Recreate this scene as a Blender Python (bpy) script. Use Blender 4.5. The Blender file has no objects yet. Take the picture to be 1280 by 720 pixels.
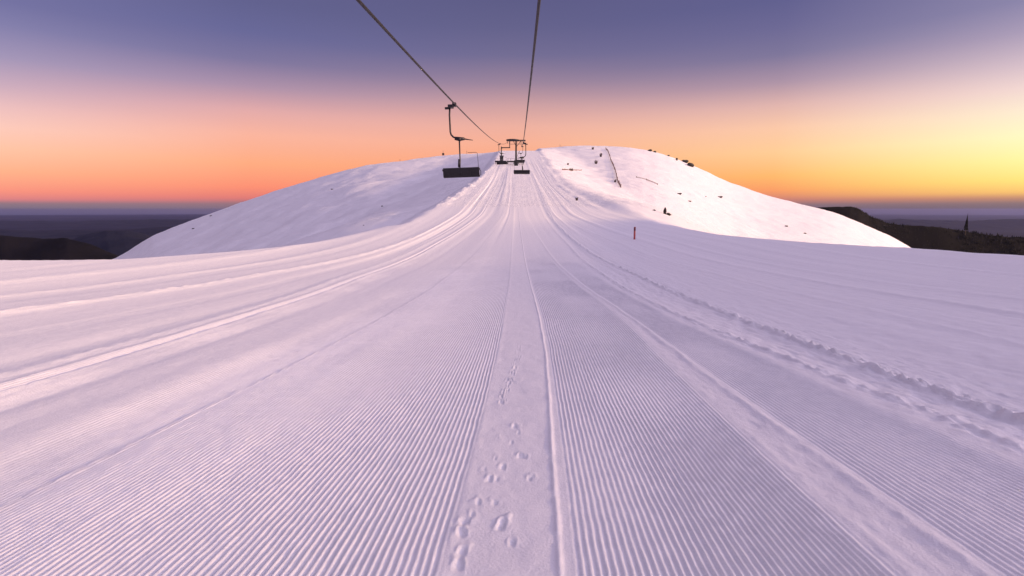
import bpy, math, random
import numpy as np
random.seed(7); rng = np.random.default_rng(11)
S = bpy.context.scene
COL = S.collection
R = math.radians

# ------------------------------------------------------------------ numbers of the view
CAMZ = 1.6; FPX = 640.0; TH = math.atan(98/640)
SUN_AZ = 92.0      # degrees clockwise from +Y (the way the piste climbs)
SUN_EL = 13.5
SUN_DIR = (math.sin(R(SUN_AZ))*math.cos(R(SUN_EL)), math.cos(R(SUN_AZ))*math.cos(R(SUN_EL)), math.sin(R(SUN_EL)))

# ------------------------------------------------------------------ noise
_perm = rng.random((256, 256))
def vnoise(x, y, seed=0):
    x = np.asarray(x, float)+seed*17.37; y = np.asarray(y, float)+seed*7.91
    x, y = np.broadcast_arrays(x, y)
    xi = np.floor(x).astype(int); yi = np.floor(y).astype(int)
    fx = x-xi; fy = y-yi
    fx = fx*fx*fx*(fx*(fx*6-15)+10); fy = fy*fy*fy*(fy*(fy*6-15)+10)
    a = _perm[xi & 255, yi & 255]; b = _perm[(xi+1) & 255, yi & 255]
    c = _perm[xi & 255, (yi+1) & 255]; d = _perm[(xi+1) & 255, (yi+1) & 255]
    return (a*(1-fx)+b*fx)*(1-fy)+(c*(1-fx)+d*fx)*fy - .5
def fbm(x, y, seed=0, o=4):
    r = 0; a = 1.0
    for k in range(o):
        r = r+a*vnoise(x*2**k, y*2**k, seed+k*3); a *= .5
    return r
def sstep(e0, e1, v):
    t = np.clip((v-e0)/(e1-e0), 0, 1); return t*t*(3-2*t)
def smooth_table(ys, hs, sig):
    g = np.arange(-60, 900, .5); v = np.interp(g, ys, hs)
    s = np.clip(sig*np.clip(np.abs(g)/40, .25, 3), 1, 60)
    out = v.copy()
    k = np.arange(-120, 121)*.5
    for i in range(len(g)):
        w = np.exp(-.5*(k/s[i])**2); idx = np.clip(np.arange(i-120, i+121), 0, len(g)-1)
        out[i] = (w*v[idx]).sum()/w.sum()
    return g, out

# ------------------------------------------------------------------ the shape of the mountain
HG, HV = smooth_table([-60,-30,0,10,20,30,42,55,70,85,120,160,200,260,330,400,440,480,560,700,900],
                      [3.5,1.7,0,-.75,-1.45,-1.8,-1.65,-.75,.9,2.8,7.3,12.9,18.4,28,38,45.8,48.6,47,36,0,-90], 5)
HV = HV - np.interp(0, HG, HV)
def H(y): return np.interp(y, HG, HV)
# drop of the hill's flanks at its crest line, as a function of the distance to the side
SX = np.arange(-700, 701, 10.0)
SD = np.array([234.5,230.3,226.1,221.9,217.7,213.5,209.3,205.1,200.9,196.7,192.5,188.3,184.1,179.9,175.7,171.5,167.3,163.1,158.9,154.7,150.5,146.3,142.1,137.9,133.9,129.9,126.1,122.4,118.7,115.1,111.6,108.3,105.2,102.3,99.4,96.4,93.0,89.3,85.5,81.3,76.0,69.9,64.6,60.6,57.0,53.4,49.9,46.3,42.7,39.1,35.7,32.6,29.5,26.5,23.6,20.7,17.9,15.2,12.8,10.8,9.2,7.9,6.7,5.6,4.6,3.7,2.8,2.1,1.4,0.7,-0.1,-0.9,-1.7,-2.5,-3.1,-3.4,-3.5,-3.4,-3.0,-2.1,-0.6,1.6,4.5,8.2,12.3,16.5,20.7,24.7,28.3,31.6,34.5,37.0,39.3,41.5,43.9,46.8,50.3,54.2,58.2,62.4,67.1,72.7,78.8,84.7,90.0,94.7,99.3,103.8,108.3,112.8,117.3,121.8,126.3,130.8,135.3,139.8,144.3,148.8,153.3,157.8,162.3,166.8,171.3,175.8,180.3,184.8,189.3,193.8,198.3,202.8,207.3,211.8,216.3,220.8,225.3,229.8,234.3,238.8,243.3,247.8,252.3])
def Q(x, y):
    yy = np.clip(y, 25, 2000)
    s = (yy/400)
    return H(y) - s*np.interp(x/s, SX, SD)
XRy = [-60,0,28,35,45,50,62,80,115,160,210,260,600]; XRx = [40,34,28,27,22.5,19.5,15.8,12.6,11,12,12.5,14,20]
XLy = [-60,0,28,31,38,45,57,62,85,130,200,260,600];  XLx = [34,31,28,23.7,20.2,16.9,13.4,12.0,10.9,8.4,7,7,8]
def P(x, y):
    lat = np.where(x > 0, .8*(np.minimum(np.abs(x), 45)/28)**2, .55*(np.minimum(np.abs(x), 45)/28)**2.6)*np.clip((75-y)/40, 0, 1)
    return H(y)+lat
def Z(x, y):
    x = np.asarray(x, float); y = np.asarray(y, float)
    p = P(x, y); q = np.minimum(Q(x, y), p+30)
    q = q + fbm(x/22, y/22, 5, 5)*.9*sstep(60, 160, y)*np.clip((560-y)/60, 0, 1)
    dr = x-np.interp(y, XRy, XRx); dl = -x-np.interp(y, XLy, XLx)
    yw = sstep(70, 130, y)*(1-sstep(300, 390, y))
    q = q - yw*(7.5*sstep(-6, 42, dl)*(1+.25*vnoise(x/15, y/15, 14))+6.5*sstep(-6, 26, dr))
    d = np.maximum(dr, dl)
    bank = np.where(y < 60, 9.0, 4.0)
    t = sstep(0, 1, d/bank)
    z = p*(1-t)+q*t
    # a snow berm pushed up along both edges of the piste where it climbs the hill
    z = z + .13*np.exp(-((d+.2)/.7)**2)*sstep(50, 90, y)*(1-sstep(230, 300, y))*(.6+vnoise(x/3, y/3, 9))
    z = z + .55*np.clip(fbm(x/1.6, y/4, 15, 4)+.05, 0, 1)*np.exp(-((dl-.3)/1.5)**2)*sstep(72, 88, y)*(1-sstep(150, 200, y))
    # a long unseen snow mound, added at the right to shade the piste
    g = sstep(52, 92, x)*(1-sstep(138, 172, x))*sstep(0, 16, x-1.05*y-6)*sstep(-122, -85, y)
    z = z + (np.interp(y, [-120, -30, -10, 14, 29, 44, 60, 74], [23.6, 23.3, 22.8, 21.3, 20.6, 20.6, 20.8, 8.0])+1.4*vnoise(y/14, x/60, 77)+.6*vnoise(y/4, x/60, 78)-z)*g
    return z

def at(px, py, y0=2.0, y1=520):
    """the point of the ground a line of sight meets"""
    a = (px-640)/FPX; b = (360-py)/FPX; c, s = math.cos(TH), math.sin(TH)
    d = (a, c+b*s, -s+b*c)
    ys = np.geomspace(y0, y1, 9000); t = ys/d[1]
    X = d[0]*t; Zr = CAMZ+d[2]*t
    g = Zr-Z(X, ys); i = int(np.argmax(g < 0))
    if not (g < 0).any(): i = int(np.argmin(np.where(ys > 60, g/ys, 9)))
    return float(X[i]), float(ys[i]), float(Z(X[i], ys[i]))

# ------------------------------------------------------------------ the cat tracks: where each runs at given distances
KY = [-60, 0, 5, 12, 25, 45, 70, 120, 200, 600]
KN = {
 'B':  [-12,-11.6,-11.3,-11.5,-12.2,-9.8,-7.4,-6.2,-5.2,-5.2],
 'C2': [-7,-6.7,-6.45,-6.9,-8.4,-7.7,-5.2,-4.4,-3.8,-3.9],
 'C':  [-6.2,-5.9,-5.65,-6.2,-7.3,-6.5,-3.9,-3.0,-2.5,-2.7],
 'D':  [-3.8,-3.4,-3.08,-3.03,-3.2,-2.5,-.8,-.5,-.4,-.4],
 'E':  [-.9,-.45,-.22,-.18,-.1,.0,.3,.7,.8,.9],
 'F':  [-.35,.06,.43,.66,.82,.93,.9,1.3,1.4,1.8],
 'G':  [1.4,1.82,2.05,2.68,2.84,2.6,1.7,2.3,2.6,3.4],
 'G2': [1.9,2.22,2.37,2.76,2.92,2.72,1.9,2.9,3.3,4.4],
 'I2': [4.4,4.2,3.93,3.87,4.6,4.9,4.2,4.6,5,6.5],
 'I':  [4.8,4.6,4.56,5.1,6.2,5.8,5.0,5.5,6,7.6],
 'K':  [10,10,10.1,11.3,12.6,12.2,8,7.8,8.5,11],
 'J':  [18,18,18,19,21,22,13,10.4,11.5,16],
}
KG = np.arange(-60, 601, 1.0)
KT = {}
for k, v in KN.items():
    a = np.interp(KG, KY, v)
    pad = np.pad(a, 8, mode='edge'); w = np.hanning(15); w /= w.sum()
    sm = np.convolve(pad, w, 'same')[8:-8]
    KT[k] = a*0+sm
names = list(KN)
U = {k: float(np.interp(5, KG, KT[k])) for k in names}
def track(k, y): return np.interp(y, KG, KT[k])
def X_of(u, y):
    """x for track coordinate u on the row at distance y"""
    ku = [-52.0, -20.0]+[U[k] for k in names]+[20.0+0*1, 52.0]
    far = max(52.0, 1.35*y+18)
    xl = min(-20.0, float(track('B', y))-9)*1.0
    xr = max(20.2, float(track('J', y))+2.2)
    kx = [-far, xl]+[float(track(k, y)) for k in names]+[xr, max(175.0, far)]
    return np.interp(u, ku, kx)

PITCH = .041
prints = []
def dent(px, py, r, depth, stretch=1.5):
    x, y, z = at(px, py); prints.append((x, y, r, depth, stretch))
for px, py, r, dp in [(643,533,.05,.035),(648,541,.04,.03),(650,570,.055,.04),(656,571,.045,.03),(622,548,.03,.02),(628,585,.04,.03),
                      (619,574,.03,.02),(612,600,.05,.03),(606,588,.03,.02),(598,630,.05,.035),(628,655,.06,.045),(625,660,.05,.03),
                      (580,655,.05,.03),(576,668,.05,.035),(578,690,.06,.03),(574,708,.05,.03),(662,598,.04,.03),(666,596,.03,.02),
                      (621,600,.04,.025),(640,553,.03,.02),(618,630,.05,.02),(640,680,.04,.02),(590,645,.03,.02)]:
    dent(px, py, r, dp, 1.7)
for k in range(26):                                   # the close row of small marks further up the strip
    t = k/25; px = 651-23*t+random.uniform(-4, 4); py = 436+68*t+random.uniform(-3, 3)
    dent(px, py, random.uniform(.02, .035), random.uniform(.025, .045), 3.0)

def relief(u, x, y):
    """snow relief on the groomed piste: corduroy, windrows, ridges, prints (metres)"""
    near = 1-sstep(22, 48, y)
    pz = 1-sstep(210, 260, y)
    e = np.zeros_like(x)
    wob = .012*vnoise(u*.9, y*.7, 31)+.03*vnoise(u*.1, y*.12, 33)+.005*vnoise(u*5, y*6, 34)+.003*vnoise(u*12, y*14, 35)
    cord = np.cos(2*np.pi*(u+wob)/PITCH)
    cord = np.sign(cord)*np.abs(cord)**.75*(1+.5*vnoise(x*16, y*14, 36))
    depth_var = .75+.8*vnoise(u*1.3, y*.5, 41)
    mL = sstep(U['C']+.6, U['D']+.5, u)*(1-sstep(U['E']-.05, U['E'], u))
    mL2 = .45*sstep(-9.5, -9.0, u)*(1-sstep(U['C']+.5, U['C']+1.0, u))
    gap = .4*np.exp(-((u-U['D'])/.05)**2)
    mR = sstep(U['F']+.05, U['F']+.12, u)*(1-sstep(U['G']-.15, U['G']-.02, u))
    mR2 = .6*sstep(U['G2']+.03, U['G2']+.12, u)*(1-sstep(U['I2']-.55, U['I2']-.2, u))
    e += .0086*cord*near*(mL*(1-gap)+mR+mR2+mL2)*np.clip(depth_var, .4, 1.2)
    # fine crumbs in the combed snow
    e += .0035*fbm(x*9, y*9, 3, 3)*near
    # strip between the two tracks: smooth, a little soft
    st = sstep(U['E']-.02, U['E']+.05, u)*(1-sstep(U['F']-.02, U['F']+.03, u))
    e += st*(.006+.006*fbm(x*4, y*2.2, 6, 4))*near
    # ridge lines at the edges of each pass
    def ridge(k, w, h, off=0, rough=0, seed=0):
        d = x-(track(k, y)+off)-.02*fbm(x*0+seed, y*.9, seed, 3)
        ww = w*(1+y/40)
        r = h*np.exp(-(d/ww)**2)
        if rough:
            n = fbm(x*12, y*10, seed+1, 3)
            r = r*(.45+rough*np.clip(n+.35, 0, 2))
        return r*(1-.72*sstep(35, 90, y))
    e += ridge('F', .016, .017, 0, .5, 51)
    e += ridge('F', .05, .03, .13, 0, 52)*0
    e += ridge('E', .03, .012, 0, .4, 53)
    e += ridge('G2', .045, .020, 0, .4, 54)
    e += ridge('G', .04, .005, 0, .3, 61)
    band = sstep(U['G']-.05, U['G'], u)*(1-sstep(U['G2'], U['G2']+.05, u))
    e += band*.010*fbm(x*10, y*5, 55, 4)*near
    e += ridge('I', .07, .026, 0, 3.0, 56)
    e += ridge('I', .22, .012, .2, 1.2, 57)
    cl = np.clip(fbm(x*17, y*13, 58, 3)-.12, 0, 1)
    e += cl*(.11*np.exp(-((x-track('I', y)-.03)/.16)**2)+.06*np.exp(-((x-track('I2', y))/.14)**2)+.03*np.exp(-((x-track('I', y)-.5)/.5)**2))*(1-sstep(20, 50, y))
    e += ridge('I2', .06, .016, 0, 2.2, 58)
    e -= .02*np.exp(-((x-(track('I', y)+track('I2', y))/2)/.22)**2)*pz
    e += ridge('C', .10, .055, 0, .25, 59)
    e += ridge('C', .08, .045, -.42, .2, 60)
    e += ridge('C2', .14, .05, 0, .4, 62)
    e -= .03*np.exp(-((x-track('C', y)+.20)/.09)**2)*pz
    e += ridge('B', .20, .11, 0, .5, 63)
    e += ridge('B', .3, .10, -3.8, .3, 64)
    e += ridge('B', .35, .12, -8, .3, 65)
    e += ridge('D', .04, .004, 0, 3.5, 66)
    e += ridge('K', .16, .06, 0, .3, 67)
    e += ridge('K', .2, .05, 2.3, .5, 68)
    e += ridge('K', .12, .025, -2.6, .6, 71)
    e += ridge('J', .30, .10, 0, .4, 69)
    e += ridge('J', .3, .10, 3.2, .4, 70)
    # lengthwise undulation from many passes
    grow = 1-.1*sstep(50, 110, y)
    lon = vnoise(u*1.1, y*.02, 21)*.05+vnoise(u*2.7, y*.03, 22)*.022+vnoise(u*.45, y*.01, 23)*.10
    lon = lon*(.15+.85*sstep(1.0, 4.5, np.abs(u-.3)))+.03*vnoise(u*1.7, y*.02, 24)*sstep(30, 60, y)
    lon = lon*(1+1.0*(1-sstep(-4, -1, u)))-vnoise(u*2.7, y*.03, 22)*.035*(1-sstep(-9, -6, u))-vnoise(u*1.1, y*.02, 21)*.05*(1-sstep(-11, -8, u))
    e += lon*grow*.8
    # crumbled, skied snow right of the rough windrow
    rr = sstep(U['I']-.1, U['I']+.3, u)*(1-sstep(13, 19, u))
    e += rr*(.014*fbm(x*6, y*4.0, 80, 4)*(1-sstep(30, 70, y))+.010*vnoise(u*6, y*.5, 81))
    r2 = sstep(U['I2']-.5, U['I2'], u)*(1-sstep(U['I']-.1, U['I']+.2, u))
    e += r2*.03*fbm(x*7, y*5, 82, 4)*near
    rl = (1-sstep(U['D']-2.2, U['D']-.6, u))
    e += rl*.008*fbm(x*3, y*1.2, 83, 4)
    for (a, b, r, dp, sx) in prints:
        r = r*.44; dp = dp*.8; m = (np.abs(x-a) < r*4) & (np.abs(y-b) < r*sx*4)
        if m.any():
            dx = (x[m]-a)/r; dy = (y[m]-b)/(r*sx)
            rad = np.sqrt(dx*dx+dy*dy)*(1+1.0*vnoise(x[m]*24, y[m]*20, 90))
            e[m] += dp*.55*(-np.exp(-rad**2*1.3)+.6*np.exp(-((rad-1.5)/.45)**2)*(.2+.8*(dy > 0)))
    xr = np.interp(y, XRy, XRx); xl = np.interp(y, XLy, XLx)
    inside = (1-sstep(-1.0, 1.5, x-xr))*(1-sstep(-1.0, 1.5, -x-xl))
    out = (1-inside)*sstep(40, 90, y)
    e = e*inside*pz
    e += out*(.26*fbm(x/5, y/5, 95, 6)+.10*np.clip(fbm(x/2.2, y/5, 97, 3), 0, 1))
    return e

# ------------------------------------------------------------------ materials
def mat(name):
    m = bpy.data.materials.new(name); m.use_nodes = True
    nt = m.node_tree; nt.nodes.clear()
    o = nt.nodes.new('ShaderNodeOutputMaterial'); b = nt.nodes.new('ShaderNodeBsdfPrincipled')
    nt.links.new(b.outputs[0], o.inputs[0]); return m, nt, b
def simple(name, colr, rough=.6, metal=0.0, nscale=6.0, var=.25, bump=.02):
    m, nt, b = mat(name)
    tc = nt.nodes.new('ShaderNodeTexCoord'); n = nt.nodes.new('ShaderNodeTexNoise')
    n.inputs['Scale'].default_value = nscale; n.inputs['Detail'].default_value = 6
    nt.links.new(tc.outputs['Object'], n.inputs['Vector'])
    cr = nt.nodes.new('ShaderNodeValToRGB')
    c0 = [c*(1-var) for c in colr]; c1 = [min(1, c*(1+var)) for c in colr]
    cr.color_ramp.elements[0].position = .3; cr.color_ramp.elements[1].position = .7
    cr.color_ramp.elements[0].color = (*c0, 1); cr.color_ramp.elements[1].color = (*c1, 1)
    nt.links.new(n.outputs['Fac'], cr.inputs[0]); nt.links.new(cr.outputs[0], b.inputs['Base Color'])
    b.inputs['Roughness'].default_value = rough; b.inputs['Metallic'].default_value = metal
    if bump:
        bp = nt.nodes.new('ShaderNodeBump'); bp.inputs['Strength'].default_value = .5; bp.inputs['Distance'].default_value = bump
        nt.links.new(n.outputs['Fac'], bp.inputs['Height']); nt.links.new(bp.outputs[0], b.inputs['Normal'])
    return m
def snow_mat(name, grain, big):
    m, nt, b = mat(name)
    tc = nt.nodes.new('ShaderNodeTexCoord')
    n1 = nt.nodes.new('ShaderNodeTexNoise'); n1.inputs['Scale'].default_value = grain; n1.inputs['Detail'].default_value = 5
    n1.inputs['Roughness'].default_value = .7
    n2 = nt.nodes.new('ShaderNodeTexNoise'); n2.inputs['Scale'].default_value = big; n2.inputs['Detail'].default_value = 7
    n2.inputs['Roughness'].default_value = .6
    for n in (n1, n2): nt.links.new(tc.outputs['Object'], n.inputs['Vector'])
    cr = nt.nodes.new('ShaderNodeValToRGB')
    cr.color_ramp.elements[0].color = (.80, .81, .84, 1); cr.color_ramp.elements[1].color = (.90, .90, .91, 1)
    nt.links.new(n2.outputs['Fac'], cr.inputs[0]); nt.links.new(cr.outputs[0], b.inputs['Base Color'])
    b1 = nt.nodes.new('ShaderNodeBump'); b1.inputs['Strength'].default_value = .95; b1.inputs['Distance'].default_value = .35/grain
    b2 = nt.nodes.new('ShaderNodeBump'); b2.inputs['Strength'].default_value = .6; b2.inputs['Distance'].default_value = .10/big
    nt.links.new(n1.outputs['Fac'], b1.inputs['Height']); nt.links.new(n2.outputs['Fac'], b2.inputs['Height'])
    nt.links.new(b2.outputs[0], b1.inputs['Normal']); nt.links.new(b1.outputs[0], b.inputs['Normal'])
    b.inputs['Roughness'].default_value = .65; b.inputs['Specular IOR Level'].default_value = .25
    return m
M = {
 'snow': snow_mat('groomed_snow', 60, 3.5),
 'hillsnow': snow_mat('wind_snow', 2.2, .22),
 'steel': simple('dark_galvanised_steel', (.035,.034,.038), .5, .6, 8, .3, .004),
 'rope': simple('greased_steel_rope', (.010,.010,.013), .6, .2, 30, .3, .002),
 'pad': simple('black_seat_padding', (.012,.011,.013), .7, 0, 12, .3, .004),
 'rock': simple('dark_rock', (.035,.03,.028), .85, 0, 2.5, .5, .15),
 'wood': simple('weathered_wood', (.15,.11,.10), .8, 0, 9, .3, .02),
 'net': simple('brown_snow_fence', (.30,.20,.17), .8, 0, 6, .3, .01),
 'red': simple('red_marker_paint', (.42,.07,.06), .5, 0, 12, .15, .002),
 'redcap': simple('dark_red_marker_band', (.16,.025,.03), .5, 0, 12, .15, .002),
 'bush': simple('bare_twigs', (.11,.085,.08), .9, 0, 12, .4, .0),
 'bark': simple('conifer_bark', (.05,.038,.03), .9, 0, 8, .3, .02),
 'needles': simple('conifer_needles', (.008,.009,.009), .9, 0, .4, .5, .0),  # near-black: the shade of the wood is put into this colour
 'grey': simple('grey_station_panel', (.12,.12,.13), .6, .2, 3, .2, .004),
}
def land_mat(name, c0, c1, scale, c2=None):
    m, nt, b = mat(name)
    tc = nt.nodes.new('ShaderNodeTexCoord'); n = nt.nodes.new('ShaderNodeTexNoise')
    n.inputs['Scale'].default_value = scale; n.inputs['Detail'].default_value = 9; n.inputs['Roughness'].default_value = .62
    nt.links.new(tc.outputs['Object'], n.inputs['Vector'])
    cr = nt.nodes.new('ShaderNodeValToRGB'); e = cr.color_ramp.elements
    e[0].position = .38; e[0].color = (*c0, 1); e[1].position = .6; e[1].color = (*c1, 1)
    if c2:
        q = e.new(.66); q.color = (*c2, 1)
    nt.links.new(n.outputs['Fac'], cr.inputs[0]); nt.links.new(cr.outputs[0], b.inputs['Base Color'])
    b.inputs['Roughness'].default_value = .95; b.inputs['Specular IOR Level'].default_value = .05
    return m
M['valley'] = land_mat('valley_land', (.006,.008,.022), (.020,.024,.050), .00013, (.07,.062,.075))
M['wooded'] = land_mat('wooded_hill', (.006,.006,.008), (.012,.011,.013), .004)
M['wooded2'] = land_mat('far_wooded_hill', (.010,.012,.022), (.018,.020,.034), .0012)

# ------------------------------------------------------------------ mesh helpers
def tag(o, label=None, cat=None, group=None, kind=None):
    if label: o['label'] = label
    if cat: o['category'] = cat
    if group: o['group'] = group
    if kind: o['kind'] = kind
    return o
def grid_obj(name, V, nr, nc, m):
    """V: (nr*nc,3) row-major -> smooth quad mesh"""
    me = bpy.data.meshes.new(name)
    i = np.arange(nr-1)[:, None]*nc+np.arange(nc-1)[None, :]
    F = np.stack([i, i+1, i+nc+1, i+nc], -1).reshape(-1, 4).astype(np.int32)
    me.vertices.add(len(V)); me.vertices.foreach_set('co', V.astype(np.float32).ravel())
    me.loops.add(F.size); me.loops.foreach_set('vertex_index', F.ravel())
    me.polygons.add(len(F)); me.polygons.foreach_set('loop_start', np.arange(0, F.size, 4, dtype=np.int32))
    me.polygons.foreach_set('loop_total', np.full(len(F), 4, np.int32))
    me.polygons.foreach_set('use_smooth', np.ones(len(F), bool))
    me.update(calc_edges=True)
    me.materials.append(m)
    o = bpy.data.objects.new(name, me); COL.objects.link(o); return o
class MB:
    def __init__(s): s.v = []; s.f = []
    def add(s, vs, fs):
        b = len(s.v); s.v += [tuple(map(float, v)) for v in vs]; s.f += [tuple(b+i for i in f) for f in fs]
    def box(s, x0, x1, y0, y1, z0, z1):
        s.add([(x0,y0,z0),(x1,y0,z0),(x1,y1,z0),(x0,y1,z0),(x0,y0,z1),(x1,y0,z1),(x1,y1,z1),(x0,y1,z1)],
              [(0,3,2,1),(4,5,6,7),(0,1,5,4),(1,2,6,5),(2,3,7,6),(3,0,4,7)])
    def tube(s, pts, r, n=10):
        pts = [np.array(p, float) for p in pts]
        rs = r if isinstance(r, (list, tuple)) else [r]*len(pts)
        rings = []
        for i, p in enumerate(pts):
            d = pts[min(i+1, len(pts)-1)]-pts[max(i-1, 0)]; d = d/np.linalg.norm(d)
            a = np.array([0, 0, 1.0]) if abs(d[2]) < .9 else np.array([1.0, 0, 0])
            u = np.cross(d, a); u /= np.linalg.norm(u); w = np.cross(d, u)
            rings.append([p+rs[i]*(math.cos(t)*u+math.sin(t)*w) for t in [2*math.pi*k/n for k in range(n)]])
        vs = [v for rg in rings for v in rg]; fs = []
        for i in range(len(pts)-1):
            for k in range(n):
                fs.append((i*n+k, i*n+(k+1) % n, (i+1)*n+(k+1) % n, (i+1)*n+k))
        fs.append(tuple(range(n))[::-1]); fs.append(tuple((len(pts)-1)*n+k for k in range(n)))
        s.add(vs, fs)
    def extrude_x(s, prof, x0, x1):
        n = len(prof)
        s.add([(x0, p[0], p[1]) for p in prof]+[(x1, p[0], p[1]) for p in prof],
              [tuple(range(n)), tuple(range(n, 2*n))[::-1]]+[(k, n+k, n+(k+1) % n, (k+1) % n) for k in range(n)])
    def build(s, name, m, parent=None, smooth=False, bevel=0):
        me = bpy.data.meshes.new(name); me.from_pydata(s.v, [], s.f); me.update()
        me.materials.append(m)
        if smooth: me.polygons.foreach_set('use_smooth', [True]*len(me.polygons))
        o = bpy.data.objects.new(name, me); COL.objects.link(o)
        if parent: o.parent = parent
        if bevel:
            b = o.modifiers.new('edge', 'BEVEL'); b.width = bevel; b.segments = 2
        return o
def empty(name, loc, rz=0):
    o = bpy.data.objects.new(name, None); COL.objects.link(o); o.location = loc; o.rotation_euler = (0, 0, rz)
    o.empty_display_size = .3; return o
def copy_tree(o, parent=None):
    c = o.copy(); COL.objects.link(c)
    if parent: c.parent = parent
    for ch in list(o.children): copy_tree(ch, c)
    return c

# ------------------------------------------------------------------ SNOW: one grid, cut in two objects (piste in front, hill behind)
cols = np.concatenate([np.linspace(-52, -20, 230, endpoint=False), np.arange(-20, -9, .07), np.arange(-9, -6.2, .02),
                       np.arange(-6.2, 3.7, .0069), np.arange(3.7, 5.6, .016), np.arange(5.6, 11, .04), np.arange(11, 20, .07),
                       np.linspace(20, 52, 230)])
# rows: even steps in the angle below the horizon near the camera, then metres
rows = list(np.arange(-140, -2, 4.0))+[-1, .5]
y = 1.6
while y < 80:
    rows.append(y); y += max(.018, .0016*y*y*.62+.004*y)if y < 14 else max(.22, .012*y)
split_y = y
while y < 600:
    rows.append(y); y += max(.5, .0075*y)
rows = np.array(rows); NSPLIT = int(np.searchsorted(rows, 78))
def build_grid(rr, cc):
    Xs = np.stack([X_of(cc, yy) for yy in rr]); Ys = np.repeat(rr[:, None], len(cc), 1)
    Us = np.repeat(cc[None, :], len(rr), 0)
    Zs = Z(Xs, Ys)+relief(Us, Xs, Ys)
    return np.stack([Xs, Ys, Zs], -1).reshape(-1, 3)
ra = rows[:NSPLIT+1]
g = grid_obj('piste', build_grid(ra, cols), len(ra), len(cols), M['snow']); tag(g, kind='structure')
cb = np.concatenate([np.linspace(-52, -20, 330, endpoint=False), np.arange(-20, 20, .06), np.linspace(20, 52, 330)])
rb = rows[NSPLIT:]; rb = np.concatenate([[rb[0]-.0], rb[1:]])
g2 = grid_obj('snow_hill', build_grid(rb, cb), len(rb), len(cb), M['hillsnow']); tag(g2, kind='structure')
#print('rows', len(ra), 'cols', len(cols), 'hill', len(rb), len(cb))

# ------------------------------------------------------------------ FAR LAND
def disc(name, z, r0, r1, m):
    nr, nc = 60, 181
    rad = np.geomspace(r0, r1, nr); an = np.linspace(0, 2*math.pi, nc)
    V = np.stack([rad[:, None]*np.cos(an), rad[:, None]*np.sin(an), np.full((nr, nc), z)], -1).reshape(-1, 3)
    V[:, 2] += 30*fbm(V[:, 0]/2500, V[:, 1]/2500, 12, 3)
    return grid_obj(name, V, nr, nc, m)
tag(disc('valley_floor', -900, 1.0, 118000, M['valley']), kind='structure')
def ridge(name, pts, wf, wb, base, m, amp, seed, n=260, label=None):
    """pts: (x, y, z) crest points; slopes run wf metres to the front and wb to the back down to base"""
    pts = np.array(pts, float); s = np.linspace(0, len(pts)-1, n)
    cx, cy, cz = (np.interp(s, np.arange(len(pts)), pts[:, k]) for k in range(3))
    k = np.hanning(9); k /= k.sum()
    cz = np.convolve(np.pad(cz, 4, 'edge'), k, 'valid')
    cr = np.concatenate([-np.linspace(1, 0, 40, endpoint=False)**1.2*wf, np.linspace(0, 1, 25)**1.2*wb])
    Xs = np.repeat(cx[:, None], len(cr), 1)+0*cr
    # slopes run outward from the camera side
    L = np.sqrt(cx**2+cy**2); ox, oy = cx/L, cy/L
    Xs = cx[:, None]+ox[:, None]*cr; Ys = cy[:, None]+oy[:, None]*cr
    w = np.where(cr < 0, -cr/wf, cr/wb); prof = 1-sstep(0, 1, w)**.8
    Zs = base+(cz[:, None]-base)*prof+amp*fbm(Xs/(amp*9), Ys/(amp*9), seed, 6)*(.25+prof)*(1-.3*prof)
    V = np.stack([Xs, Ys, Zs], -1).reshape(-1, 3)
    return tag(grid_obj(name, V, n, len(cr), m), kind='structure')
def far(px, py, d):
    return ((px-640)/FPX*d, d, CAMZ+(262-py)/FPX*d)
ridge('hills', [far(*p, 3000) for p in [(-500,300),(-260,292),(-90,291),(0,291),(30,294),(55,296),(85,297),(110,304),(150,318),(220,336),(300,350)]], 1500, 1400, -900, M['wooded'], 26, 40)
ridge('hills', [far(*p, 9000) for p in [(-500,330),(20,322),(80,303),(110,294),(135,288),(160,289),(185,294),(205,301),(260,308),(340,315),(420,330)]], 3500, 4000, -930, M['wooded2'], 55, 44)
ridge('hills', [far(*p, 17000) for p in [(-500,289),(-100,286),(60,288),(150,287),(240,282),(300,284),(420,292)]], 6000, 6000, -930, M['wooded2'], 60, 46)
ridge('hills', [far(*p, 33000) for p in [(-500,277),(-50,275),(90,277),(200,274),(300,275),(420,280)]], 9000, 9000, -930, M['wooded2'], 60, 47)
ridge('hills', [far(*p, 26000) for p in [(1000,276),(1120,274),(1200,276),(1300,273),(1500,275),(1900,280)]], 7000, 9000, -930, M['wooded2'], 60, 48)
fr = [far(*p, 620) for p in [(860,300),(960,276),(1010,263),(1045,260),(1058,258.5),(1070,261),(1085,270),(1105,277),(1140,282),(1180,284),(1230,290),(1290,296),(1500,310),(1900,330)]]
ridge('wooded_ridge', fr, 330, 500, -260, M['wooded'], 7, 49)

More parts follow.
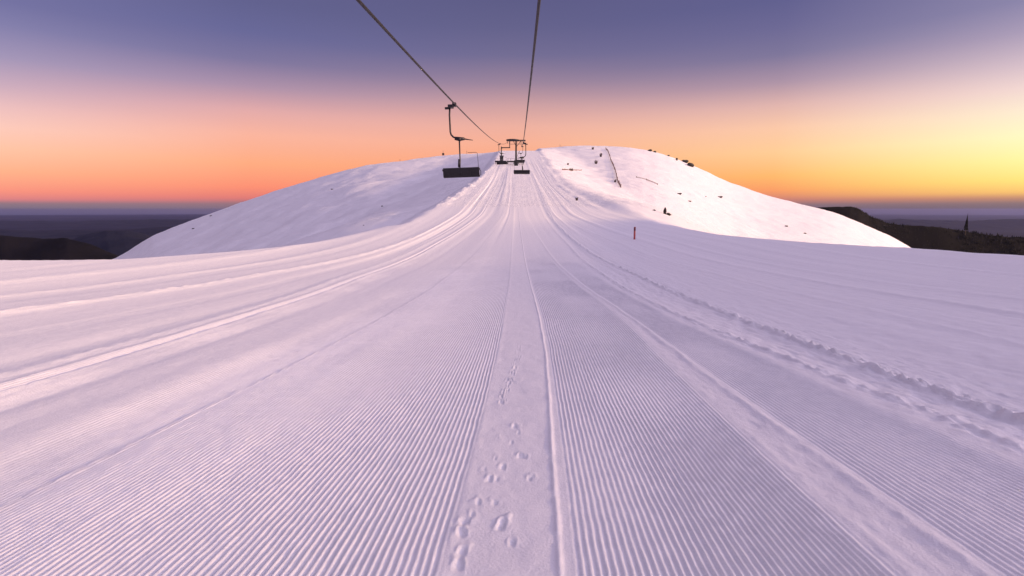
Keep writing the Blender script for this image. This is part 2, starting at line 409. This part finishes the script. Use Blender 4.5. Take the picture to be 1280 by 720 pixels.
# ------------------------------------------------------------------ conifers on the right-hand ridge (one dark wood)
def conifer_mesh(mb, x, y, z, h, r, n=7, layers=4, jag=.25):
    for k in range(layers):
        z0 = z+h*(.12+.80*k/layers); z1 = z0+h*.42 if k < layers-1 else z+h
        rr = r*(1-k/(layers+.3))
        ring = []
        for i in range(n*2):
            a = math.pi*i/n+k; q = rr*(1 if i % 2 else .55)*random.uniform(1-jag, 1+jag)
            ring.append((x+q*math.cos(a), y+q*math.sin(a), z0-random.uniform(0, .05)*h))
        m_ = len(ring)
        mb.add(ring+[(x, y, z1)], [(i, (i+1) % m_, m_) for i in range(m_)]+[tuple(range(m_))[::-1]])
wood = MB(); F = np.array(fr)
for k in range(2600):
    s = random.uniform(1.3, 10.9); i = int(s); t = s-i
    cx, cy, cz = F[i]*(1-t)+F[min(i+1, len(F)-1)]*t
    L = math.hypot(cx, cy); o = -abs(random.gauss(0, 1))*60+random.uniform(-4, 10)
    w = abs(o)/330; pr = 1-min(1, w*w*(3-2*w))**.8
    zz = -260+(cz+260)*pr
    h = random.uniform(2.6, 4.6)
    conifer_mesh(wood, cx+cx/L*o, cy+cy/L*o, zz-3.0, h, h*random.uniform(.16, .24), 4, 3)
tag(wood.build('conifer_wood', M['needles']), 'dark far-off conifer wood covering the ridge beyond the right side of the hill', 'wood', kind='stuff')
def pine(px, py_top, py_base, d, label):
    x, yy, zt = far(px, py_top, d); zb = far(px, py_base, d)[2]; h = zt-zb
    e = empty('conifer_tree', (x, yy, zb))
    t = MB(); t.tube([(0,0,-3),(0,0,h*.5),(0,0,h*.97)], [h*.022, h*.014, .03], 8); t.build('trunk', M['bark'], e)
    c = MB(); conifer_mesh(c, 0, 0, h*.06, h*.94, h*.11, 9, 9, .3); c.build('crown', M['needles'], e)
    tag(e, label, 'tree')
pine(1204, 269, 290, 560, 'tall dark conifer rising alone above the wooded ridge at the far right')

# ------------------------------------------------------------------ CHAIRLIFT
def rope_z(y, side=1): return CAMZ+((4.76+.0369*y+.000337*y*y) if side > 0 else (4.19+.0601*y+.000233*y*y))
def rope_x(side, y): return (-3.9+.0118*y) if side < 0 else (.50+.0145*y)
for side, lab in ((-1, 'black haul rope on the left, the one carrying the near empty chair'), (1, 'black haul rope on the right, running overhead down to the station')):
    mb = MB(); ys = np.concatenate([np.linspace(-60, 0, 14), np.geomspace(2, 194, 50)])
    mb.tube([(rope_x(side, v), v, rope_z(v, side)) for v in ys], .042, 8)
    tag(mb.build('haul_rope', M['rope'], smooth=True), lab, 'cable', 'haul ropes of the chairlift')

def make_chair():
    root = empty('chairlift_chair', (0, 0, 0))
    b = MB(); b.box(-.42, -.12, -.20, .20, -.20, -.02); b.box(-.16, .06, -.16, .16, -.12, .09)
    b.box(-.62, -.40, -.08, .08, -.26, -.14); b.build('grip', M['steel'], root, bevel=.015)
    b = MB()
    b.tube([(-.33,0,-.16),(-.37,0,-.6),(-.37,0,-1.55),(-.33,0,-1.72),(-.20,0,-1.86),(.0,0,-1.93)], .052, 12); b.build('hanger', M['steel'], root, True)
    b = MB(); b.tube([(-.12,0,-1.93),(.12,0,-1.98),(.45,0,-1.98)], [.10,.125,.08], 12); b.tube([(.35,0,-1.97),(.66,0,-2.03),(.95,0,-2.08)], [.05,.03,.02], 8)
    b.tube([(.14,-.16,-2.0),(.14,.16,-2.0)], .11, 12)
    b.build('swing_arm', M['steel'], root, True)
    b = MB(); b.tube([(.14,0,-2.0),(.13,0,-3.2),(.09,-.02,-3.75)], [.045,.04,.04], 10)
    b.tube([(.09,0,-3.15),(.05,0,-3.62)], .075, 8)
    b.build('stem', M['steel'], root, True)
    prof = [(-.10,-3.66),(-.03,-3.64),(.02,-3.70),(.03,-4.05),(.06,-4.14),(.0,-4.22),(-.06,-4.16),(-.11,-3.9)]
    b = MB(); b.extrude_x(prof, -.92, 1.26); bk = b.build('seat_back', M['pad'], root, bevel=.02)
    for xx in (-.38, .17, .72):
        b = MB(); b.box(xx-.012, xx+.012, -.125, -.10, -4.1, -3.7); b.build('seat_rib', M['steel'], bk)
    prof = [(.02,-4.10),(.10,-4.08),(.50,-4.05),(.56,-4.08),(.56,-4.13),(.50,-4.17),(.06,-4.22)]
    b = MB(); b.extrude_x(prof, -.90, 1.24); b.build('seat', M['pad'], root, bevel=.02)
    for xx in (-.95, 1.29):
        b = MB(); b.tube([(xx,-.06,-3.72),(xx,.0,-3.80),(xx,.45,-3.82),(xx,.52,-3.9),(xx,.5,-4.1)], .022, 8); b.build('armrest', M['steel'], root, True)
    b = MB(); b.tube([(1.22,-.05,-3.75),(1.21,-.12,-3.2),(1.19,-.14,-2.86),(1.12,-.14,-2.80),(.62,-.14,-2.80)], .014, 6)
    b.build('safety_bar', M['steel'], root, True)
    return root
chair0 = make_chair()
chairs = [(-1, 33.0, 'nearest empty lift chair, black and wide, hanging from the left rope'),
          (1, 76.0, 'small empty lift chair hanging from the right rope above the piste'),
          (-1, 116.0, 'tiny far lift chair hanging from the left rope just left of the station'),
          (1, 150.0, 'tiny far lift chair hanging from the right rope in front of the station')]
for i, (sd, yy, lab) in enumerate(chairs):
    c = chair0 if i == 0 else copy_tree(chair0)
    c.scale = (1.05,)*3; c.location = (rope_x(sd, yy), yy, rope_z(yy, sd)); c.rotation_euler = (0, R(-2) if sd < 0 else 0, R(180) if sd > 0 else 0)
    if sd < 0: c.rotation_euler.z = R(-2)
    tag(c, lab, 'lift chair', 'empty chairs on the chairlift')

# the mast with cross beam that carries the ropes, and the station at its foot
TY = 194.0; tz = float(Z(1.5, TY)); topz = rope_z(TY)
tw = empty('lift_tower', (1.5, TY, tz)); hh = topz-tz
b = MB(); b.tube([(0,0,-1),(0,0,hh*.5),(0,0,hh+.2)], [.42,.34,.27], 14); b.build('mast', M['steel'], tw, True)
b = MB(); b.box(-3.5, 3.5, -.18, .18, hh+.18, hh+.62); b.box(-3.2, 3.4, .3, .38, hh+.8, hh+.88)
b.build('cross_beam', M['steel'], tw, bevel=.03)
for xx in (rope_x(-1, TY)-1.5, rope_x(1, TY)-1.5):
    b = MB(); b.box(xx-.09, xx+.09, -1.9, 1.9, hh-.42, hh-.22); b.box(xx-.06, xx+.06, -.12, .12, hh-.3, hh+.3)
    br = b.build('sheave_beam', M['steel'], tw)
    for k in range(4):
        w = MB(); w.tube([(xx-.06, -1.5+k, hh-.26), (xx+.06, -1.5+k, hh-.26)], .24, 16); w.build('sheave', M['grey'], br)
b = MB()
for sx in (-.2, .2): b.tube([(sx, -.5, 0), (sx, -.5, hh)], .03, 6)
for k in range(int(hh/.35)): b.tube([(-.2, -.5, .3+k*.35), (.2, -.5, .3+k*.35)], .018, 5)
b.build('ladder', M['steel'], tw)
b = MB(); b.box(-2.6, -.5, -.6, -.1, hh-.9, hh-.82); b.box(.5, 3.2, -.6, -.1, hh-.9, hh-.82)
for sx in (-2.55, -.6, .6, 3.1): b.tube([(sx, -.55, hh-.85), (sx, -.55, hh+.18)], .03, 6)
b.build('work_platform', M['steel'], tw)
b = MB(); b.box(-.7, .7, -.7, .7, -.6, 1.9); b.build('crash_pad', M['pad'], tw, bevel=.12)
b = MB(); b.tube([(.1,-.1,hh*.34),(1.1,-.1,hh*.56),(1.15,-.1,hh*.62)], .10, 8); b.build('cable_arm', M['steel'], tw)
for q in ([(-.1,0,hh-1.3),(-1.0,0,hh+.2)], [(.1,0,hh-1.8),(1.7,0,hh+.2)]):
    b = MB(); b.tube(q, .09, 8); b.build('brace', M['steel'], tw)
tag(tw, 'dark steel chairlift tower with cross beam and ladder near the top of the piste', 'lift tower')

SY = 203.0; sz = float(Z(-1.0, SY))
st = empty('lift_station', (-1.0, SY, sz))
b = MB(); b.box(-5.6, -1.2, -1.6, 1.6, .75, 1.15); b.box(-.9, 2.0, -1.6, 1.6, .78, 1.10); b.box(3.2, 5.8, -1.6, 1.6, .55, .95)
for xx in (-5.2, -3.4, -1.5, -.6, 1.7, 3.5, 5.4): b.box(xx-.1, xx+.1, -1.3, -1.1, -.8, .8)
b.build('deck', M['steel'], st, bevel=.02)
b = MB(); b.tube([(-3.1,0,.9),(-3.1,0,6.6)], [.3,.17], 10); b.box(-3.3, .3, -.15, .15, 6.0, 6.35); b.tube([(.1,0,6.2),(.15,0,8.6)], .16, 8); b.tube([(-3.1,0,5.9),(-2.3,0,6.1)], .1, 8)
b.build('frame', M['steel'], st)
b = MB(); b.tube([(1.2,0,8.85),(1.2,0,9.15)], 2.45, 40); wh = b.build('bullwheel', M['steel'], st)
b = MB(); b.box(-3.7, -2.3, -1.0, 1.0, 1.15, 3.0); hut = b.build('control_cabin', M['grey'], st, bevel=.04)
b = MB(); b.box(-3.5, -2.5, -1.03, -1.0, 1.9, 2.7); b.build('window', M['pad'], hut)
b = MB(); b.box(-3.85, -2.15, -1.15, 1.15, 3.0, 3.12); b.build('roof', M['steel'], hut)
for gx in ((-5.5, -4.4), (-.8, .4, 1.9), (3.3, 4.5, 5.7)):
    b = MB(); b.tube([(gx[0],-1.5,1.95),(gx[-1],-1.5,1.95)], .04, 6)
    for xx in gx: b.tube([(xx, -1.5, .9), (xx, -1.5, 1.96)], .045, 6)
    b.build('railing', M['steel'], st)
tag(st, 'low dark lift station deck with a small cabin and steel frame behind the tower', 'lift station')

# ------------------------------------------------------------------ PISTE MARKERS AND SMALL THINGS
x, yy, zz = at(793, 299.5)
e = empty('marker_pole', (x, yy, zz))
b = MB(); b.tube([(0,0,-.2),(0,0,1.16)], .085, 12); p = b.build('pole', M['red'], e, True)
b = MB(); b.tube([(0,0,.82),(0,0,1.12)], .092, 12); b.build('band', M['redcap'], e, True)
tag(e, 'short red marker pole standing in the snow right of the piste', 'marker pole')
def post(px, py, h, r, lab, flag=None):
    x, yy, zz = at(px, py)
    e = empty('marker_pole', (x, yy, zz))
    b = MB(); b.tube([(0,0,-.4),(0,0,h)], r, 8); b.build('pole', M['wood'], e, True)
    if flag: b = MB(); b.box(-flag, flag, -.05, .05, h*.05, h*.5); b.build('padding', M['pad'], e, bevel=.05)
    tag(e, lab, 'marker pole', 'small poles on the hill')
post(554, 193.5, 3.6, .12, 'tiny padded pole on the skyline left of the nearest lift chair', .8)
post(583.5, 189.8, 2.2, .13, 'thin bare pole on the skyline above the seat of the nearest lift chair')
post(500, 201, 1.7, .13, 'thin bare pole on the skyline far left, well left of the lift chairs')
post(700, 183.5, 1.8, .13, 'thin bare pole on the skyline just right of the lift tower')

def rock(name, px, py, w, h, seed, lab, grp='dark rocks on the snowy hill', dep=None, lean=0, sink=.25, cat='rock'):
    x, yy, zz = at(px, py); k_ = yy/FPX; w *= k_; h *= k_; dep = dep*k_ if dep else None; rg = np.random.default_rng(seed)
    nu, nv = 22, 14; vs = []
    for i in range(nv):
        ph = math.pi*i/(nv-1)
        for j in range(nu):
            t = 2*math.pi*j/nu
            d = np.array([math.sin(ph)*math.cos(t), math.sin(ph)*math.sin(t), math.cos(ph)])
            q = 1+.55*float(fbm(d[0]*1.7+d[2]*1.3+seed, d[1]*1.7-d[2]*.9, seed, 4))
            q = round(q*6)/6*.5+q*.5
            vs.append((d[0]*q*w/2+lean*(d[2]+1)*h/2, d[1]*q*(dep or w)/2, (d[2]*q*.5+.5-sink)*h))
    fs = [(i*nu+j, i*nu+(j+1) % nu, (i+1)*nu+(j+1) % nu, (i+1)*nu+j) for i in range(nv-1) for j in range(nu)]
    b = MB(); b.add(vs, fs); o = b.build(name, M['rock']); o.location = (x, yy, zz)
    tag(o, lab, cat, grp); return o
rock('rock', 830.5, 267.5, 3.6, 10, 3, 'tall upright black rock low on the sunlit right flank of the hill', lean=.1)
rock('rock', 835.5, 269.0, 6, 3.5, 5, 'small flat black rock leaning at the right foot of the upright black rock')
rock('rock', 817.5, 263.5, 4, 2, 8, 'tiny brown rock just left of the upright black rock')
rock('rock_outcrop', 856.5, 203.2, 9, 4.2, 11, 'dark rock outcrop on the right skyline, its left and upper lump', dep=8, lean=-.2, cat='rock outcrop')
rock('rock_outcrop', 863.0, 207.8, 9, 5.4, 12, 'dark rock outcrop on the right skyline, its right and lower lump', dep=8, lean=-.2, cat='rock outcrop')
rock('rock', 846, 200.3, 2.2, 4, 13, 'thin pointed rock just left of the dark outcrop on the right skyline')
rock('rock', 812, 189.0, 5, 2.6, 14, 'flat dark rock on the skyline right of the summit, left one of a close pair')
rock('rock', 818.5, 190.4, 3.5, 2.2, 15, 'flat dark rock on the skyline right of the summit, right one of a close pair')
rock('rock', 835.5, 195, 2.5, 1.8, 16, 'tiny lone rock on the skyline between the rock pair and the dark outcrop')
rock('rock', 900, 247, 6, 2.4, 17, 'brown rock patch far right on the sunlit flank, above the shaded piste')
for (px, py, w, lab) in [(862,252,4,'small brown rock right of and above the upright black rock'),
                         (849,243,6,'flat brown rock halfway up the sunlit flank'),
                         (882,246,2.5,'tiny brown rock between two larger rocks on the sunlit flank'),
                         (1006,292,3.5,'tiny dark rock near the low right end of the sunlit flank'),
                         (983,283,4,'small dark rock above the low right end of the sunlit flank')]:
    rock('rock', px, py, w, w*.38, int(px), lab)
for (px, py, w, lab) in [(415,237,3,'tiny dark rock high on the shaded left flank'),
                         (455,282,2.6,'tiny dark tuft-like rock at the foot of the shaded left flank'),
                         (478,258,3,'tiny dark rock in the middle of the shaded left flank'),
                         (264,270,3,'tiny dark rock by the left skyline of the hill'),
                         (242,286,3,'tiny dark rock low by the left skyline of the hill')]:
    rock('rock', px, py, w, w*.4, int(px)+3, lab)

def shrub(px, py, w, h, seed, lab, n=60):
    x, yy, zz = at(px, py); rr = random.Random(seed); k_ = yy/FPX; w *= k_*2.2; h *= k_*2.2
    b = MB()
    for k in range(n):
        a = rr.uniform(0, 6.28); sp = rr.uniform(.1, 1)*w/2; hz = h*rr.uniform(.4, 1)
        x0, y0 = sp*.4*math.cos(a), sp*.4*math.sin(a)
        b.tube([(x0, y0, -.2), (sp*.8*math.cos(a), sp*.8*math.sin(a), hz*.6), (sp*math.cos(a)+rr.uniform(-.2,.2), sp*math.sin(a), hz)], [.05*k_/.3, .035*k_/.3, .015], 4)
    o = b.build('bare_shrub', M['bush']); o.location = (x, yy, zz); tag(o, lab, 'shrub', 'bare shrubs poking out of the snow')
shrub(721, 250.5, 1.6, 1.7, 1, 'bare dark shrub at the right edge of the piste, below the fence')
shrub(714, 213, 2.8, 1.2, 2, 'low dark shrub at the upper right edge of the piste', 90)
shrub(745, 205, 2.4, 2.4, 3, 'bare shrub left of the long snow fence, on the upper hill')
shrub(751, 196, 1.8, 2.2, 4, 'bare shrub left of the top end of the long snow fence')
shrub(741, 187, 1.6, 1.6, 5, 'small bare shrub near the summit left of the snow fence')
shrub(769, 228, 1.6, 1.8, 6, 'bare shrub just left of the low end of the long snow fence')
shrub(710, 206, 1.2, 1.0, 7, 'tiny bare shrub above the low dark shrub at the piste edge')

def fence(pix, h, lab, step=5.0, sag=1):
    P3 = [at(*p) for p in pix]
    pts = []
    for a, b_ in zip(P3[:-1], P3[1:]):
        L = math.hypot(b_[0]-a[0], b_[1]-a[1]); n = max(1, int(L/step))
        for k in range(n):
            t = k/n; xx = a[0]+(b_[0]-a[0])*t; yv = a[1]+(b_[1]-a[1])*t; pts.append((xx, yv, float(Z(xx, yv))))
    pts.append(P3[-1]); o0 = pts[0]
    root = empty('snow_fence', o0)
    L3 = [(p[0]-o0[0], p[1]-o0[1], p[2]-o0[2]) for p in pts]
    for p in L3:
        b = MB(); b.tube([(p[0], p[1], p[2]-.3), (p[0]+random.uniform(-.1,.1), p[1], p[2]+h*random.uniform(.95,1.2))], .09, 6); b.build('post', M['wood'], root)
    b = MB()
    for a, c in zip(L3[:-1], L3[1:]):
        n = 9
        for k in range(n):
            t = (k+.5)/n; q = [a[i]+(c[i]-a[i])*t for i in range(3)]
            b.box(q[0]-.05, q[0]+.05, q[1]-.05, q[1]+.05, q[2]-.1, q[2]+h*random.uniform(.75,.9))
        for zz in (.35, .8):
            b.tube([(a[0], a[1], a[2]+h*zz), (c[0], c[1], c[2]+h*zz)], .04, 5)
    b.build('netting', M['net'], root)
    tag(root, lab, 'snow fence', 'snow fences on the right of the hill')
fence([(757,186),(762,195),(766,206),(770,217),(772,228),(776,235)], 1.1, 'long brown snow fence running down the hill from the summit')
fence([(703,212.3),(714,213.5),(727,213.2)], .4, 'short low snow fence beside the low dark shrub at the piste edge', 3)
fence([(795,222),(808,225),(822,231)], .55, 'short faint snow fence half buried high on the sunlit flank', 4)

# ------------------------------------------------------------------ HAZE
mb = MB(); mb.box(-119500, 119500, -119500, 119500, -1080, 120)
hz = mb.build('haze', None if False else bpy.data.materials.new('haze'))
hm = hz.data.materials[0]; hm.use_nodes = True; nt = hm.node_tree; nt.nodes.clear()
o = nt.nodes.new('ShaderNodeOutputMaterial'); pv = nt.nodes.new('ShaderNodeVolumePrincipled')
pv.inputs['Color'].default_value = (.24, .27, .58, 1); pv.inputs['Density'].default_value = 7e-6; pv.inputs['Anisotropy'].default_value = .2
nt.links.new(pv.outputs[0], o.inputs['Volume'])
tag(hz, kind='stuff'); hz['label'] = 'thin dusk haze over the valleys'; hz['category'] = 'haze'

# ------------------------------------------------------------------ SKY
W = bpy.data.worlds.new('World'); S.world = W; W.use_nodes = True
nt = W.node_tree; nt.nodes.clear(); N = nt.nodes.new; L = nt.links.new
def lin(c): return tuple(((v/255)/12.92 if v/255 <= .04045 else ((v/255+.055)/1.055)**2.4) for v in c)
def elev(px, py):
    a = (px-640)/FPX; b = (360-py)/FPX; c, s = math.cos(TH), math.sin(TH)
    return math.degrees(math.atan2(-s+b*c, math.hypot(a, c+b*s)))
tc = N('ShaderNodeTexCoord'); sp = N('ShaderNodeSeparateXYZ'); L(tc.outputs['Generated'], sp.inputs[0])
def math_(op, a, b=None, clamp=False):
    n = N('ShaderNodeMath'); n.operation = op; n.use_clamp = clamp
    for i, v in enumerate((a, b)):
        if v is None: continue
        if isinstance(v, (int, float)): n.inputs[i].default_value = v
        else: L(v, n.inputs[i])
    return n.outputs[0]
el = math_('MULTIPLY', math_('ARCSINE', sp.outputs[2]), 180/math.pi)
def ef(e): return (max(0, e+3)/93)**.5
fac = math_('POWER', math_('MAXIMUM', math_('DIVIDE', math_('ADD', el, 3), 93), 0), .5, True)
def ramp(px, stops, top):
    cr = N('ShaderNodeValToRGB'); r = cr.color_ramp; r.interpolation = 'LINEAR'
    pts = [(ef(elev(px, py)), lin(c)) for py, c in stops]+[(ef(e), c) for e, c in top]
    pts.sort(key=lambda t: t[0])
    while len(r.elements) > 1: r.elements.remove(r.elements[-1])
    r.elements[0].position = pts[0][0]; r.elements[0].color = (*pts[0][1], 1)
    for p, c in pts[1:]:
        e_ = r.elements.new(min(1, p)); e_.color = (*c, 1)
    L(fac, cr.inputs[0]); return cr.outputs[0]
TOP = [(32, (.12,.10,.22)), (48, (.26,.22,.36)), (90, (.44,.37,.56))]  # upper sky out of view, brightened to light the snow
SKIES = [(0, [(268,(75,72,105)),(261,(122,106,128)),(254,(140,110,126)),(249,(222,122,126)),(238,(250,142,120)),(214,(255,174,132)),(184,(255,194,162)),(158,(252,200,184)),
              (132,(234,188,188)),(105,(200,168,186)),(70,(160,146,180)),(30,(130,124,168)),(0,(114,110,158))]),
 (320, [(270,(80,72,105)),(262,(126,104,124)),(254,(150,108,122)),(248,(222,114,112)),(234,(252,138,108)),(204,(254,168,122)),(168,(250,178,154)),(138,(226,168,166)),
        (108,(172,142,166)),(75,(124,114,154)),(40,(102,100,148)),(0,(95,93,138))]),
 (640, [(272,(90,70,100)),(262,(130,96,110)),(250,(232,116,98)),(232,(248,142,104)),(205,(252,164,120)),(180,(248,174,144)),(158,(238,174,156)),
        (132,(206,158,158)),(104,(156,130,152)),(70,(114,106,144)),(35,(99,95,136)),(0,(92,89,131))]),
 (960, [(268,(70,60,85)),(256,(132,102,116)),(249,(205,122,108)),(238,(250,152,92)),(220,(255,182,100)),(190,(255,202,144)),(160,(251,198,164)),
        (132,(224,178,170)),(104,(172,144,162)),(70,(124,114,150)),(35,(106,100,144)),(0,(94,91,138))]),
 (1280, [(268,(62,52,70)),(262,(104,86,100)),(254,(130,102,110)),(247,(196,134,104)),(240,(250,192,102)),(225,(255,228,118)),(200,(255,246,156)),
         (170,(255,249,192)),(140,(254,236,206)),(110,(242,214,208)),(80,(212,188,198)),(40,(170,154,180)),(0,(138,130,166))])]
az = math_('MULTIPLY', math_('ARCTAN2', sp.outputs[0], sp.outputs[1]), 180/math.pi)
def mix(f, a, b, mode='MIX'):
    n = N('ShaderNodeMix'); n.data_type = 'RGBA'; n.blend_type = mode
    if isinstance(f, (int, float)): n.inputs[0].default_value = f
    else: L(f, n.inputs[0])
    for s_, v in ((6, a), (7, b)):
        if isinstance(v, tuple): n.inputs[s_].default_value = (*v, 1)
        else: L(v, n.inputs[s_])
    return n.outputs[2]
sky = None; pa = 0
for px_, st_ in SKIES:
    a_ = math.degrees(math.atan((px_-640)/FPX)); rc = ramp(px_, st_, TOP)
    sky = rc if sky is None else mix(math_('DIVIDE', math_('SUBTRACT', az, pa), a_-pa, True), sky, rc)
    pa = a_
# unseen sky high up and behind, brightened to light the snow
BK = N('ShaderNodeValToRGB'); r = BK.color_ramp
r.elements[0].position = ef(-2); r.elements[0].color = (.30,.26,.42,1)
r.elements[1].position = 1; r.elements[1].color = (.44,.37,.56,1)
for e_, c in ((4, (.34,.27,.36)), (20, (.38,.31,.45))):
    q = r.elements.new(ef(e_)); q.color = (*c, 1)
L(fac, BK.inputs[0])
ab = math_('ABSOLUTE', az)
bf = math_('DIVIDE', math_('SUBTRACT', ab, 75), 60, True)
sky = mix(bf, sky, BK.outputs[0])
# glow added out of view on the sun's side, to fill the shaded snow
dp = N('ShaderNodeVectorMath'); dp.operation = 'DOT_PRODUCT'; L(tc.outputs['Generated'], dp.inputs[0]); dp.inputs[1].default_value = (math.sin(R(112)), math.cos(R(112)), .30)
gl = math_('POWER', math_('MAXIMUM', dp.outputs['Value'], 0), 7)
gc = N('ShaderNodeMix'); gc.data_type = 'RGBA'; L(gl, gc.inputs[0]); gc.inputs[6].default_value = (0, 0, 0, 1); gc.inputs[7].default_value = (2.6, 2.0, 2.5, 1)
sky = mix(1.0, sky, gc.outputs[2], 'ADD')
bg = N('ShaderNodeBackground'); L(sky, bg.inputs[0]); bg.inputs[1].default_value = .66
ns = N('ShaderNodeTexSky'); ns.sky_type = 'NISHITA'; ns.sun_disc = False
ns.sun_elevation = R(SUN_EL); ns.sun_rotation = R(SUN_AZ); ns.altitude = 1500
bn = N('ShaderNodeBackground'); L(ns.outputs[0], bn.inputs[0]); bn.inputs[1].default_value = .004
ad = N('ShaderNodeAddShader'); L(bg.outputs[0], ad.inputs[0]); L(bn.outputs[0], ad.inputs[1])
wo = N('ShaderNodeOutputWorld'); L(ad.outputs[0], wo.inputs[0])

# ------------------------------------------------------------------ SUN
from mathutils import Vector
sl = bpy.data.lights.new('sun', 'SUN'); sl.energy = 3.2; sl.angle = R(3.2); sl.color = (1.0, .62, .30)
so = bpy.data.objects.new('sun', sl); COL.objects.link(so); so.location = (100, 30, 60)
so.rotation_euler = Vector(SUN_DIR).to_track_quat('Z', 'Y').to_euler()

# ------------------------------------------------------------------ CAMERA
cam = bpy.data.cameras.new('camera'); co = bpy.data.objects.new('camera', cam); COL.objects.link(co)
cam.sensor_width = 36; cam.lens = 18.0; cam.clip_start = .05; cam.clip_end = 300000
co.location = (0, 0, CAMZ); co.rotation_euler = (R(90)-TH, 0, 0); S.camera = co
S.render.engine = 'CYCLES'
S.view_settings.view_transform = 'Standard'; S.view_settings.look = 'None'
S.view_settings.exposure = .6; S.view_settings.gamma = 1
S.cycles.volume_bounces = 1
